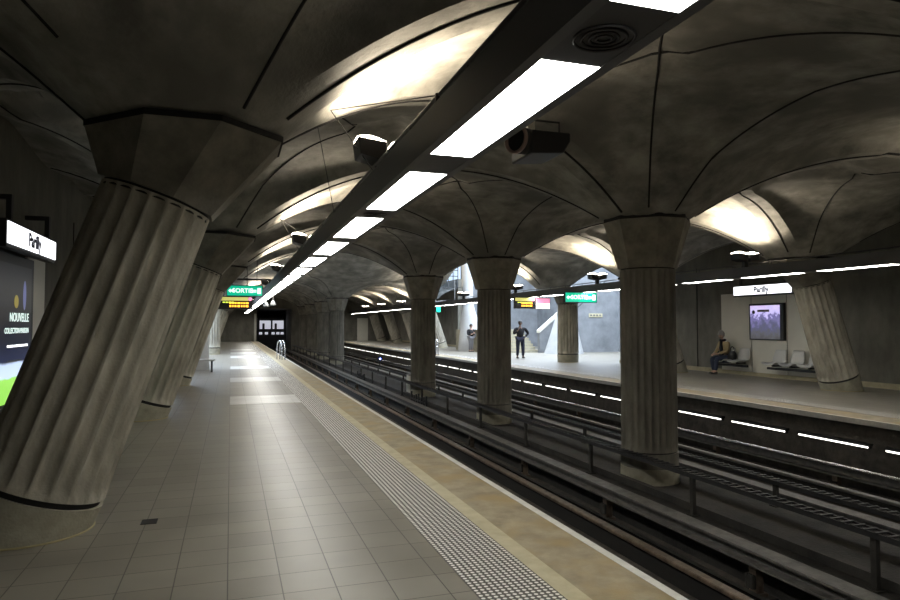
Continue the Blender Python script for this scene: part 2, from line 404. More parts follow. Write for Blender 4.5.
# joints: along both sides of the ribs, and radial seams
jt = MB()
def seam(p, q, r, a=0.0, b=1.0, n=26, off=0.0, dz=.0):
    dx, dy = q[0]-p[0], q[1]-p[1]; L_ = math.hypot(dx, dy); nx, ny = -dy/L_, dx/L_; pts = []
    for i in range(n+1):
        t = a + (b-a)*i/n; x, y = p[0]+dx*t+nx*off, p[1]+dy*t+ny*off
        pts.append((x, y, vz(x, y, 0.0 if abs(off) > 0 and abs(off) <= RW + .02 else None) + dz))
    jt.tube(pts, r, 5)
for p, q in RIBS:
    if min(p[1], q[1]) < Y0 or max(p[1], q[1]) > Y1: continue
    if q[0] in (WL - .2, WR + .2): seam(p, q, .014, .28, .93, 16); continue
    seam(p, q, .02, .115, .90, 34)
for k in cen_k:
    y = CY(k)
    if Y0 + 1 < y < Y1 - 4:
        if k + 1 in cs: seam((XC, y), (XC, y+S), .016, .11, .89)
        for a_ in (-1,):
            for b_ in (-1, 1):
                seam((XC, y), (XC + a_*2.65, y + b_*4.1), .014, .16, .98, 20)
for k in side_k:
    y = LY(k)
    if y > Y0 + 1 and y < Y1 - 4:
        for X in (XL, XR):
            if 24 < y < 40 or (X > 3 and k == 5): continue
            seam((X, y), (WL if X < 3 else WR, y), .016, .30, .98, 10)
            sgn = 1 if X == XL else -1
            for b_ in (-1, 1):
                if not (k == 2 and b_ > 0): seam((X, y), (X + sgn*2.5, y + b_*4.0), .014, .17, .80, 20)
struct(jt.build('trim_5', 'dark'))
# upstand walls over the edge of the vault at the light wells, and skylights
for s, X in (('right', XR), ('left', XL)):
    u = MB(); n = 40; vs = []; fs = []
    for i in range(n+1):
        y = 25.35 + ((45.3 if X > 3 else 38.5)-25.35)*i/n; z = vz(X, y)
        vs += [(X, y, z - .12), (X, y, 9), (X + (.25 if X < 3 else -.25)*-1, y, z - .12), (X + (.25 if X < 3 else -.25)*-1, y, 9)]
        if i:
            a = (i-1)*4; b = i*4
            fs += [(a, b, b+1, a+1), (a+2, a+3, b+3, b+2), (a, a+2, b+2, b)]
    u.add(vs, fs); struct(u.build('wall_upstand_' + s, 'grey_wall'))
def skylight(s, x0, x1):
    g = empty('window_1' if s == 'right' else 'window_2', ((x0+x1)/2, 33.4, 9.0)); struct(g)
    f = MB()
    w = (x1-x0)/2
    nx = 6
    for i in range(nx+1): x = -w + 2*w*i/nx; f.box(x-.05, x+.05, -9.4, 9.4, -.1, .1)
    for i in range(13): y = -9.4 + 18.8*i/12; f.box(-w, w, y-.05, y+.05, -.1, .1)
    f.build('window_frame', 'white_plaster', g)
    MB().box(-w, w, -9.4, 9.4, .0, .02).build('pane', 'glass', g)
skylight('right', XR, 22.2); skylight('left', -9.4, XL)

# ------------------------------------------------------------------ columns
def fluted(mb, axis, org, r0, r1, t0, t1, n, depth, seg=8, rows=18):
    a = axis.normalized(); e2 = Vector((0, 1, 0)); e1 = e2.cross(a).normalized(); rings = []
    ts = [t0, t0+.035, t0+.06, t0+.09, t0+.13] + [t0+.13 + (t1-t0-.21)*i/rows for i in range(1, rows+1)] + [t1-.05, t1-.025, t1]
    N = n*seg
    for t in ts:
        dd = min(1, max(0, (t-t0-.03)/.09)); dd = math.sqrt(dd) if dd > 0 else 0
        if t > t1-.06: dd = max(0, (t1-t)/.06)
        rr = r0 + (r1-r0)*(t-t0)/(t1-t0); ring = []
        for i in range(N):
            th = 2*math.pi*i/N; ph = (i % seg)/seg
            dep = math.sin(math.pi*ph)**.7 if ph > 0 else 0
            q = rr - depth*dd*dep
            ring.append(org + t*a + q*(math.cos(th)*e1 + math.sin(th)*e2))
        rings.append(ring)
    mb.rings(rings)
def slanted_ring(org, a, r, t, N, floor=None):
    e2 = Vector((0, 1, 0)); e1 = e2.cross(a).normalized(); out = []
    for i in range(N):
        th = 2*math.pi*i/N; p = org + t*a + r*(math.cos(th)*e1 + math.sin(th)*e2)
        if floor is not None: p = p - a*((p.z-floor)/a.z)
        out.append(p)
    return out
OCT8 = [(1, -.36), (1, .36), (.36, 1), (-.36, 1), (-1, .36), (-1, -.36), (-.36, -1), (.36, -1)]
def capital(mb, low_c, a, r0, top_c, hx, hy, z1):
    # low ring (16) to a chamfered rectangle
    e2 = Vector((0, 1, 0)); e1 = e2.cross(a).normalized(); lo = []; up = []
    for c, q in OCT8:
        lo.append(low_c + r0*1.03*(c*e1 + q*e2)); up.append(Vector((top_c[0]+hx*c, top_c[1]+hy*q, z1)))
    mb.rings([lo, up], sm=False)
    return up
def side_column(name, sg, Y, lean=True):
    bx = BXL if sg < 0 else BXR; tx = XL if sg < 0 else XR
    ang = R(19) if lean else 0
    if not lean: bx = -.98 if sg < 0 else 13.85; tx = bx
    root = empty(name, (bx, Y, 0))
    a = Vector((-sg*math.sin(ang), 0, math.cos(ang))); o = Vector((0, 0, 0)); TT = 2.78 if lean else 2.5
    sh = MB(); fluted(sh, a, o, .46, .435, .38, TT, 20, .064); sh.build('shaft', 'column', root)
    b = MB(); b.rings([slanted_ring(o, a, .448, .0, 64, 0), slanted_ring(o, a, .46, .33, 64)]); b.build('base', 'base', root)
    g = MB(); g.rings([slanted_ring(o, a, .435, .32, 64), slanted_ring(o, a, .435, .39, 64)]); g.build('groove', 'dark', root)
    c = MB()
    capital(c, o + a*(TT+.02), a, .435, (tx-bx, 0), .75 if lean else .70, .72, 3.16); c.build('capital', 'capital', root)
    r_ = MB(); r_.rings([slanted_ring(o, a, .42, TT-.03, 48), slanted_ring(o, a, .42, TT+.05, 48)])
    capt = [( (tx-bx) , 0)]
    r_.build('collar', 'dark', root)
    ring = slanted_ring(o, a, .452, 0, 48, 0.006); s_ = MB(); s_.tube(ring + [ring[0]], .009, 5); s_.build('sealant_line', 'caulk', root)
    st = MB()
    N = 32; up = []; hx, hy = (.75 if lean else .70)*.985, .72*.985
    for zz in (3.145, 3.19):
        rr = [(tx-bx+hx*1.02*cc, hy*1.02*s2, zz) for cc, s2 in OCT8]
        up.append(rr)
    st.rings(up, sm=False); st.build('capital_joint', 'dark', root)
    return root
nL = nR = 0
protoL = protoR = None
for k in side_k:
    for sg in (-1, 1):
        Y = LY(k)
        if k == 3 and sg < 0 or k == 5 and sg > 0: continue
        lean = k not in (3, 5)
        if lean:
            p = protoL if sg < 0 else protoR
            if p is None:
                o = side_column('leaning_column', sg, Y)
                if sg < 0: protoL = o
                else: protoR = o
            else:
                o = copy_tree(p); o.location = (p.location[0], Y, 0)
        else: o = side_column('upright_column', sg, Y, False)
        side = 'left' if sg < 0 else 'right'
        if lean:
            if k < 0:
                lab = 'leaning fluted column of %s platform standing %s behind the viewpoint' % (side, 'just' if k == -1 else 'farther')
            elif k < 3: lab = ['%s fluted concrete column leaning over the left platform', '%s fluted concrete column leaning over the right platform'][sg > 0] % (
                    [['closest and largest', 'second', 'third'], ['closest', 'second partly hidden', 'third']][sg > 0][k])
            else: lab = '%s leaning fluted column beyond the concourse gap on %s platform' % (ordinal(k-5), side)
        else: lab = 'upright fluted column beside concourse opening on %s platform' % side
        tag(o, lab, 'column', 'leaning fluted columns of %s platform' % side if lean else None)
def centre_column(k):
    root = empty('central_column', (XC, CY(k), KZ))
    o = Vector((0, 0, 0)); a = Vector((0, 0, 1)); H = -KZ
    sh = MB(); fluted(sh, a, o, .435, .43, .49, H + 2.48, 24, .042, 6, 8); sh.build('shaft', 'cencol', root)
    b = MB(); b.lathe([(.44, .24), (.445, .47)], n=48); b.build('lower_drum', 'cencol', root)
    b = MB(); b.lathe([(.45, 0), (.45, .24)], n=48); f = b.build('footing', 'base', root); f['label'] = 'bare pale concrete footing'
    g = MB(); g.lathe([(.42, .465), (.42, .5)], n=48); g.build('groove', 'dark', root)
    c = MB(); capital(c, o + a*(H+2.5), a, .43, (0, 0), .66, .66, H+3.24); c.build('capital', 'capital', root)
    g = MB(); g.lathe([(.415, H+2.46), (.415, H+2.52)], n=48); g.build('collar', 'dark', root)
    g = MB(); rr = []
    for zz in (3.225, 3.30):
        ring = [(.66*cc*.985, .66*s2*.985, H+zz) for cc, s2 in OCT8]
        rr.append(ring)
    g.rings(rr, sm=False); g.build('capital_joint', 'dark', root)
    return root
pc = None
for k in cen_k:
    if pc is None: o = pc = centre_column(k)
    else: o = copy_tree(pc); o.location = (XC, CY(k), KZ)
    if k < 0: lab = 'central fluted column between the tracks, %s behind the frame' % ('just' if k == -1 else 'farther')
    elif k < 3: lab = ['nearest and widest upright column between the two tracks', 'second upright column between the tracks, hiding a man\'s arm', 'third upright column between the tracks, before the wide gap'][k]
    else: lab = '%s upright column between the tracks beyond the wide gap' % ordinal(k-4)
    tag(o, lab, 'column', 'upright columns between the tracks')
def white_column(x, y, dx, top, lab, rb=1.0):
    mb = MB(); rr = []
    for i in range(25):
        t = i/24; z = top*t; q = max(0, 1 - z/3.0); r = .36 + (rb-.36)*q**1.15 + .25*max(0, (z-4)/5)**2
        cx = x + dx*(1-q)
        rr.append([(cx - x + r*math.cos(2*math.pi*j_/36), r*.8*math.sin(2*math.pi*j_/36), z) for j_ in range(36)])
    mb.rings(rr); o = mb.build('flared_column', 'white_plaster'); o.location = (x, y, 0); tag(o, lab, 'column'); return o
white_column(14.25, 38.45, -.35, 6.6, 'white flared column behind the woman on the right platform', .95)
white_column(17.75, 33.2, .15, 8.9, 'white flared column beside the stairs behind upright column', 1.15)
white_column(-1.5, 25.4, .35, 3.3, 'white flared column past the leaning columns on the left platform', .8)

# ------------------------------------------------------------------ light beams
PY0, PP, PLn = 2.42, 2.1, 1.58
def light_beam(side):
    sg = 1 if side == 'left' else -1
    x0, x1 = (1.14, 1.53) if side == 'left' else (11.15, 11.54)
    root = empty('lighting_beam', ((x0+x1)/2, 0, 2.69)); h = (x1-x0)/2
    n0, n1 = -3, 30  # farthest panels are added past the beam's end to brighten the end wall
    ya = PY0 + PP*n0 - .4; yb = PY0 + PP*n1
    hb = MB()
    hb.box(-h, h, ya, yb, .012, .235)
    hb.box(-h, -h+.055, ya, yb, 0, .012); hb.box(h-.055, h, ya, yb, 0, .012)
    hb.build('housing', 'beam', root)
    proto = None
    for n in range(n0, n1):
        y = PY0 + PP*n
        if proto is None:
            proto = MB().box(-h+.057, h-.057, 0, PLn, .001, .02).build('light_panel', 'lamp', root); proto.location = (0, y, 0)
            pp = MB().box(-h+.056, h-.056, PLn + .001, PP - .001, .002, .02).build('cover_plate', 'beamdark', root); pp.location = (0, y, 0)
        else:
            c = proto.copy(); COL.objects.link(c); c.location = (0, y, 0); c.parent = root
            c = pp.copy(); COL.objects.link(c); c.location = (0, y, 0); c.parent = root
    # cable rail above the beam
    rl = MB(); rl.tube([(.13*-sg, ya, .33), (.13*-sg, yb, .33)], .014, 6)
    y = ya + .4
    while y < yb: rl.tube([(.13*-sg, y, .23), (.13*-sg, y, .33)], .012, 6); y += 1.2
    rl.build('cable_rail', 'beamdark', root)
    gr = MB()
    for y in (PY0 - PP + PLn + .26, PY0 + PP*1 + PLn + .26, PY0 + PP*5 + PLn + .26, PY0 + PP*9 + PLn + .26):
        for r in (.115, .085, .055, .03):
            ring = [(r*math.cos(2*math.pi*i/24), y + r*math.sin(2*math.pi*i/24), -.003) for i in range(25)]; gr.tube(ring, .006, 5)
    gr.build('speaker_grille', 'black', root)
    tag(root, 'long dark ceiling beam with bright light panels over the %s platform' % side, 'light fixture')
    return root
light_beam('left'); light_beam('right')

# uplights on the beams
def uplight():
    root = empty('uplight')
    for s in (-1, 1):
        b = MB(); b.prism_y([(s*.05, .0), (s*.27, .05), (s*.29, .20), (s*.03, .17)], -.15, .15); hs = b.build('housing', 'black', root, .008)
        l = MB(); n = 10; rr = []
        for i in range(n+1):
            a = math.pi*i/n; rr.append((-.14*math.cos(a), .06*math.sin(a)))
        # domed lens lying on the tilted top
        vs = []; fs = []
        for i in range(n+1):
            yy, zz = rr[i]
            for q in range(5):
                u = q/4; xx = s*(.035 + .25*u); base = .172 + .03*u
                vs.append((xx, yy, base + zz*math.sin(math.pi*(.12+.76*u))))
        for i in range(n):
            for q in range(4):
                a0 = i*5+q; fs.append((a0, a0+1, a0+6, a0+5))
        l.add(vs, fs, True); l.build('lens', 'uplens', hs)
    MB().box(-.05, .05, -.05, .05, -.14, .06).build('bracket', 'black', root)
    return root
pu = None
for side, X in (('left', 1.335), ('right', 11.345)):
    for k in range(-1, 9):
        Y = LY(k) - .1
        if pu is None: o = pu = uplight()
        else: o = copy_tree(pu)
        o.location = (X, Y, 3.06)
        if k < 0: lab = 'twin warm uplight on %s light beam behind the viewpoint' % side
        else: lab = '%s warm twin uplight along the top of the %s light beam' % (['closest', 'second', 'third', 'fourth', 'fifth', 'sixth', 'seventh', 'eighth', 'ninth', 'farthest'][k], side)
        tag(o, lab, 'uplight', 'uplights on the light beams')
        if k == 4: power = .5
        else: power = 1
        ld = bpy.data.lights.new('uplight_lamp', 'AREA'); ld.shape = 'RECTANGLE'; ld.size = .5; ld.size_y = .25; ld.spread = R(150)
        ld.energy = UP_E*power; ld.color = (1, .86, .66)
        lo = bpy.data.objects.new('lamp_glow', ld); COL.objects.link(lo); lo.parent = o
        lo.location = (0, 0, .29); lo.rotation_euler = (R(180), 0, 0)

# tube lamps below the right platform edge
pt = None
y = 4.8; i = 0
while y < 65:
    if pt is None:
        pt = empty('tube_lamp'); MB().tube([(0, .02, 0), (0, 1.43, 0)], .014, 8).build('tube', 'tube', pt)
        MB().box(.0, .09, 0, 1.45, .02, .06).box(.0, .05, 0, .02, -.03, .03).box(.0, .05, 1.43, 1.45, -.03, .03).build('holder', 'darksteel', pt); o = pt
    else: o = copy_tree(pt)
    i += 1
    o.location = (ER - .02 - .09, y, -.43); tag(o, '%s white tube lamp from the camera under right platform edge' % ordinal(i), 'tube light', 'tube lamps below right platform edge'); y += 1.73

# ------------------------------------------------------------------ tracks
def rail(name, x, z, m, prof, lab, cat='rail', y1=94.0):
    mb = MB(); mb.prism_y([(x+a, z+b) for a, b in prof], Y0, y1); o = mb.build(name, m); tag(o, lab, cat); return o
RAILP = [(-.07, -.22), (.07, -.22), (.07, -.20), (.012, -.19), (.012, -.035), (.036, -.03), (.036, 0), (-.036, 0), (-.036, -.03), (-.012, -.035), (-.012, -.19), (-.07, -.20)]
HBEAM = [(-.11, -.16), (.11, -.16), (.11, -.135), (.015, -.13), (.015, -.03), (.11, -.025), (.11, 0), (-.11, 0), (-.11, -.025), (-.015, -.03), (-.015, -.13), (-.11, -.135)]
for nm, c, s in (('near', 4.05, 1), ('far', 8.66, -1)):
    for q, w in ((-1, 'left'), (1, 'right')):
        rail('running_rail', c + q*.84, -1.03, 'steel', RAILP, 'steel %s-hand running rail of the %s track' % (w, nm))
        pth = rail('roll_path', c + q*.62, -.99, 'rust' if nm == 'near' else 'greyrail', [(-.05, -.05), (.05, -.05), (.062, -.04), (.062, -.008), (.05, 0), (-.05, 0), (-.062, -.008), (-.062, -.04)],
             '%s-hand flat steel roll path of the %s track' % (w, nm))
        wb = MB(); wb.prism_y([(c+q*.62-.03, FZ), (c+q*.62+.03, FZ), (c+q*.62+.02, -1.04), (c+q*.62-.02, -1.04)], Y0, 94); wb.build('web', 'dark', pth)  # web coloured black for the shadow beneath the path head
o = MB().tube([(9.54, Y0, -.72), (9.54, 73, -.72)], .028, 10).build('highlight_bar', 'steel'); tag(o, 'thin polished bar added to catch a highlight along far guide bar', 'rail')  # added polished tube, catches lamp light as the rail head's bright line
for x, nm, m, z in ((2.80, 'left guide bar of near track under platform', 'greyrail', -.80), (5.30, 'grey guide bar on the column side of near track', 'greyrail', -.76),
                 (7.45, 'guide bar on the column side of far track', 'greyrail', -.76), (9.72, 'shiny guide bar beside right platform on far track', 'greyrail', -.76)):
    rail('guide_bar', x, z, m, HBEAM, nm, 'guide bar', 73)
# guide bar supports
ps = None; i = 0
for x, nm in ((5.30, 'near'), (9.72, 'far'), (7.45, 'centre far')):
    y = -3.0; c = 0
    while y < 66:
        if ps is None:
            ps = empty('guide_bar_support')
            MB().box(-.09, .09, -.07, .07, 0, .035).box(-.05, .05, -.05, .05, .035, .33).build('bracket', 'rust', ps)
            mbb = MB()
            for dy in (-.035, .0, .035): mbb.lathe([(.03, 0), (.03, .12), (.02, .14)], (-.075, dy, .09), 10)
            mbb.build('insulator', 'kerb', ps); o = ps
        else: o = copy_tree(ps)
        c += 1
        o.location = (x, y, FZ); tag(o, 'insulated support holding the %s track guide bar' % nm, 'rail support', 'supports under the %s track guide bar' % nm); y += 2.9
# cable tray on posts beside the columns
def tray(x, lab, z=-.36):
    root = empty('cable_tray', (x, 0, z))
    m_ = MB(); m_.box(-.07, .07, Y0, 66, 0, .015).box(-.075, -.06, Y0, 66, 0, .055).box(.06, .075, Y0, 66, 0, .055); m_.build('channel', 'darksteel', root)
    m_ = MB()
    for k in range(3): m_.tube([(-.03+.03*k, Y0, .03), (-.03+.03*k, 66, .03)], .014, 6)
    m_.build('cables', 'black', root)
    pr = None; y = -3
    while y < 65:
        if pr is None: pr = MB().box(-.025, .025, -.03, .03, KZ-z, 0).box(-.06, .06, -.06, .06, KZ-z, KZ-z+.015).build('post', 'kerb', root); pr.location = (0, y, 0)
        else: c = pr.copy(); COL.objects.link(c); c.location = (0, y, 0); c.parent = root
        y += 2.55
    # clips
    m_ = MB(); y = 3.0
    while y < 30: m_.box(-.085, .085, y, y+.03, .045, .062); y += .12
    m_.build('clips', 'darksteel', root)['kind'] = 'stuff'
    tag(root, lab, 'cable tray')
tray(5.70, 'raised cable tray in front of the columns between tracks')
tray(7.05, 'raised cable tray behind the columns facing the far track', -.55)
rail('kerb_pipe', 5.83, KZ + .11, 'kerb', [(-.05, -.1), (.05, -.1), (.05, 0), (-.05, 0)], 'low cable trough along foot of the central columns', 'cable trough', 66)
# signal box and blue lamp between the tracks, metal rack
r = empty('signal_cabinet', (6.45, 23.5, KZ)); MB().box(-.28, .28, -.2, .2, 0, .62).build('body', 'cream', r, .02); MB().box(-.3, .3, -.22, .22, .62, .66).build('lid', 'greyrail', r, .01)
MB().box(-.02, .02, -.215, -.2, .25, .4).build('handle', 'darksteel', r)
tag(r, 'pale grey cabinet beside the third central column', 'cabinet')
r = empty('signal_lamp', (8.4, 38.5, FZ)); MB().lathe([(.04, 0), (.04, .75)], n=10).build('post', 'darksteel', r); MB().box(-.14, .14, -.08, .08, .7, 1.0).build('housing', 'black', r)
MB().lathe([(.05, 0), (.04, .02)], n=12).build('lens', 'blueled', r); LAST[0].rotation_euler = (R(90), 0, 0); LAST[0].location = (0, -.085, .85)
tag(r, 'small blue glowing signal low on the far track', 'signal')
for Yr, lab in ((16.9, 'dark upright cable bracket rack between third and second columns'), (26.5, 'dark bracket rack on the kerb beyond the third column')):
    r = empty('bracket_rack', (5.54, Yr + 2.0, KZ))
    for i in range(7): MB().box(-.02, .02, i*.28, i*.28+.07, .0, .34 - .05*(i % 3)).build('bracket', 'black', r)
    MB().box(-.015, .015, 0, 1.8, .10, .13).build('bar', 'black', r)
    tag(r, lab, 'bracket rack')

# ------------------------------------------------------------------ signs
def name_sign(x, y, z, face, lab):
    # face = +1 looks towards +X, -1 towards -X ; long side along Y
    root = empty('station_name_sign', (x, y, z), R(90) if face > 0 else R(-90))
    L_, H = 2.3, .27
    MB().box(-L_/2-.03, L_/2+.03, .0, .10, -H/2-.05, H/2+.03).build('casing', 'black', root, .008)
    fc = MB().box(-L_/2, L_/2, -.012, .0, -H/2, H/2).build('lit_face', 'signwhite', root)
    t = text_mesh('Parilly', .25, 'signtext', 'lettering', fc, .002, .009); t.rotation_euler = (R(90), 0, 0); t.location = (0, -.0155, 0)
    for s in (-.9, .9): MB().box(s-.04, s+.04, .02, .08, H/2+.03, H/2+.3).box(s-.04, s+.04, .02, .34 if face > 0 else .30, H/2+.3, H/2+.36).build('bracket', 'darksteel', root)
    tag(root, lab, 'sign', 'station name signs'); return root
name_sign(-2.60, 10.45, 2.74, 1, 'lit white Parilly name sign on left wall above the dark advert')
name_sign(15.35, 16.1, 2.68, -1, 'lit white Parilly name sign above right platform seats')
name_sign(15.35, 58.0, 2.70, -1, 'tiny distant lit white Parilly sign far down right platform')
name_sign(-2.60, -1.5, 2.72, 1, 'lit white Parilly name sign behind the viewpoint on left wall')
def hang_sign(name, x0, x1, y, z0, z1, m, lab, cat='sign', hang=3.0):
    root = empty(name, ((x0+x1)/2, y, z0)); w = (x1-x0)/2; h = z1-z0
    MB().box(-w-.02, w+.02, 0, .12, -.02, h+.02).build('casing', 'black', root, .006)
    MB().box(-w, w, -.008, 0, 0, h).build('face', m, root)
    for s in (-.7, .7): MB().tube([(s*w, .06, h+.02), (s*w, .06, hang-z0)], .012, 6).build('hanger', 'darksteel', root)
    tag(root, lab, cat); return root, w, h
def arrow(w, s): # left-pointing arrow in the XZ plane
    return MB().add([(0, -.014, 0), (.09*s, -.014, .07), (.09*s, -.014, .025), (.2*s, -.014, .025), (.2*s, -.014, -.025), (.09*s, -.014, -.025), (.09*s, -.014, -.07)], [(0, 1, 2, 3, 4, 5, 6)])
def exit_sign(x0, x1, y, z0, z1, lab, hang):
    r, w, h = hang_sign('exit_sign', x0, x1, y, z0, z1, 'green', lab, hang=hang)
    t = text_mesh('SORTIE', h*.62, 'signletter', 'lettering', r, .002, .004); t.rotation_euler = (R(90), 0, 0); t.location = (-.12*w, -.012, h*.5)
    a = arrow(w, .8).build('arrow', 'signletter', r); a.location = (-w*.94, .0, h/2)
    p = MB().box(w*.72, w*.93, -.014, -.01, h*.2, h*.8).build('pictogram', 'signletter', r)
    b = MB()
    for k in range(3): b.box(w*(.42+.09*k), w*(.48+.09*k), -.014, -.01, h*.33, h*.62)
    b.build('small_symbols', 'signletter', r)
    return r
exit_sign(-.12, .94, 21.9, 2.53, 2.84, 'green lit SORTIE sign hanging over the left platform', 4.4)
exit_sign(10.55, 11.72, 19.6, 2.37, 2.68, 'green lit SORTIE sign under the right beam near upright column', 2.72)
# cross bar carrying the left signs
tag(MB().box(-.55, 1.15, 22.05, 22.13, 3.03, 3.09).box(1.15, 1.21, 22.05, 22.13, 2.93, 3.09).build('support_bar', 'darksteel'), 'dark cross bar above the left green exit sign', 'support bar')
def led_board(x0, x1, y, z0, z1, lab, hang):
    r, w, h = hang_sign('departure_board', x0, x1, y, z0, z1, 'black', lab, 'display', hang)
    MB().box(-w, w*.78, -.02, -.009, h*.68, h*.98).build('header_strip', 'yellow', r)
    MB().lathe([(.07, 0), (.07, .01)], n=14).build('header_disc', 'pink', r); LAST[0].rotation_euler = (R(90), 0, 0); LAST[0].location = (w*.88, -.012, h*.83)
    b = MB()
    x = -w*.35
    while x < w*.75:
        q = random.choice((.05, .07, .1)); b.box(x, x+q, -.014, -.009, h*.40, h*.55); b.box(x, x+q*.9, -.014, -.009, h*.14, h*.30); x += q + .025
    b.build('amber_characters', 'led', r)
    b = MB(); 
    for k in range(4): b.box(-w*.75+.1*k, -w*.75+.1*k+.075, -.014, -.009, h*.5, h*.58)
    b.build('lime_characters', 'ledg', r)
    return r
led_board(-.42, .70, 24.2, 2.17, 2.58, 'amber train departure board below left green sign', 4.2)
led_board(10.6, 11.42, 23.8, 2.27, 2.68, 'amber departure display right of second central column', 2.72)
r, w, h = hang_sign('line_sign', 11.5, 12.1, 23.8, 2.25, 2.66, 'signwhite', 'small pink and white sign beside right departure display', hang=2.9)
MB().box(-w, w, -.014, -.009, h*.5, h).build('pink_band', 'pink', r)
t = text_mesh('14', h*.42, 'signtext', 'lettering', r, .002); t.rotation_euler = (R(90), 0, 0); t.location = (-.1, -.012, h*.25)
r, w, h = hang_sign('small_green_sign', 11.25, 11.5, 36.4, 2.35, 2.66, 'green', 'small green sign under the far right beam beside third column', hang=2.72)
tag(r, None, 'sign')
# yellow notice on grey well wall
r = MB().box(20.05, 20.95, 34.37, 34.4, 2.06, 2.28).build('wall_notice', 'yslab'); tag(r, 'small pale yellow notice on the grey concourse wall', 'notice')
b = MB()
for k in range(4): b.box(20.13 + .2*k, 20.25 + .2*k, 34.365, 34.37, 2.12, 2.22)
c = b.build('marks', 'greyrail'); c.parent = r

# adverts
r = empty('advert_lightbox', (WL, 10.0, .5)); MB().box(0, .14, -1.30, 1.30, -.08, 2.06).build('frame', 'black', r, .01)
MB().box(.14, .146, -1.16, 1.16, .06, 1.92).build('poster', 'ad_left', r)
for txt, yy, zz, sz, st in (('NOUVELLE', .42, 1.20, .17, 1.05), ('COLLECTION MAISON', .15, 1.02, .105, 1.0)):
    t = text_mesh(txt, sz, 'signletter', 'lettering', r, .001, 0, 'RIGHT', st); t.rotation_euler = (R(90), 0, R(90)); t.location = (.149, 1.05, zz)
for zz, y0_, y1_ in ((.80, .1, .98), (.60, .1, .75)):
    b = MB(); y = y0_
    while y < y1_: q = random.choice((.03, .05, .07)); b.box(.147, .149, y, y+q, zz, zz+.03); y += q+.015
    b.build('small_print', 'signwhite' if zz > .7 else 'grey_wall', r)
b = MB(); b.rings([[(.147, .83 + q*math.cos(a)*.5, 1.52 + q*math.sin(a)*1.4) for a in [2*math.pi*i/24 for i in range(24)]] for q in (.15,)] * 1 + [[(.1475, .83 + q*math.cos(a)*.5, 1.52 + q*math.sin(a)*1.4) for a in [2*math.pi*i/24 for i in range(24)]] for q in (.149,)])
b.build('flacon_picture', simple('flacon_print', (.25, .3, .6), .4, 0, .25, (.3, .32, .65)), r)
MB().lathe([(.09, 0), (.09, .004)], n=20).build('gold_disc', simple('gold_print', (.5, .4, .1), .4, 0, .25, (.6, .5, .1)), r)
LAST[0].rotation_euler = (0, R(90), 0); LAST[0].location = (.147, .45, 1.42)
tag(r, 'dark backlit perfume advert with green base on the left wall', 'advert')
r = empty('advert_lightbox', (WR - .03, 16.1, 1.14)); MB().box(-.12, 0, -.68, .68, 0, 1.12).build('frame', 'black', r, .01)
MB().box(-.126, -.12, -.55, .62, .03, 1.06).build('poster', 'ad_right', r)
MB().box(-.132, -.127, -.15, .32, .86, .93).build('picture_bar', 'rust', r)
MB().lathe([(.06, 0), (.06, .004)], n=14).build('picture_disc', 'darksteel', r); LAST[0].rotation_euler = (0, R(-90), 0); LAST[0].location = (-.127, .48, .86)
tag(r, 'purple and white backlit landscape advert on right wall panels', 'advert')

# cream wall panels
for i, (ya, yb) in enumerate(((16.8, 18.15), (15.4, 16.8), (14.0, 15.4))):
    o = MB().box(WR - .05, WR - .001, ya + .014, yb - .014, .12, 2.62).build('wall_panel', 'cream', None, .004)
    tag(o, ['cream wall panel at the left behind the seated man', 'cream wall panel carrying the purple advert', 'cream wall panel behind the two empty seats',
            'cream wall panel hidden behind the closest right leaning column'][i], 'wall panel', 'cream panels on the right wall')
o = MB().box(WR - .03, WR + .0005, 14.0, 18.15, .02, 2.63).build('trim_6', 'dark'); struct(o)
o = MB().box(WL + .001, WL + .05, 11.35, 12.3, .12, 2.62).build('wall_panel', 'cream', None, .004); tag(o, 'narrow cream wall panel right of the dark left advert', 'wall panel')
o = MB().box(WR - 3.4, WR - 2.3, Y1 - .04, Y1 - .001, 0, 2.3).build('door_1', 'cream'); struct(o)
o = MB().box(2.15, 2.35, Y1 - .2, Y1 - .0, 0, 2.7).build('gate_post', 'cream'); tag(o, 'pale post at the far end of the left platform', 'post')

# ------------------------------------------------------------------ seats
def seat_shell():
    root = empty('platform_seat')
    mb = MB(); rows = []
    prof = [(-.46, .40), (-.44, .425), (-.36, .425), (-.24, .405), (-.12, .41), (-.06, .45), (-.03, .53), (-.005, .64), (.02, .75), (.03, .80)]
    out = []
    for (x, z) in prof:
        back = z > .46; w = .225 if not back else .225 - .05*max(0, (z-.55)/.25)
        row = []
        for q in range(9):
            u = -1 + q/4; curl = .045*abs(u)**3
            row.append((x - (curl if back else 0), u*w, z + (curl if not back else 0)))
        out.append(row)
    top = out; bot = [[(x + (.018 if i > 4 else 0), y, z - (.018 if i <= 5 else .004)) for x, y, z in r] for i, r in enumerate(out)]
    n = 9; m_ = len(out); vs = [p for r in top for p in r] + [p for r in bot for p in r]; fs = []; o_ = n*m_
    for i in range(m_-1):
        for q in range(n-1):
            a = i*n+q; fs.append((a, a+1, a+n+1, a+n)); fs.append((a+o_, a+n+o_, a+n+1+o_, a+1+o_))
    for i in range(m_-1):
        for q in (0, n-1): a = i*n+q; fs.append((a, a+n, a+n+o_, a+o_))
    for i in (0, m_-1):
        for q in range(n-1): a = i*n+q; fs.append((a, a+1, a+1+o_, a+o_))
    mb.add(vs, fs, True); mb.build('shell', 'seat', root)
    MB().box(-.30, -.02, -.03, .03, .34, .395).build('bracket', 'darksteel', root)
    return root
ps = None
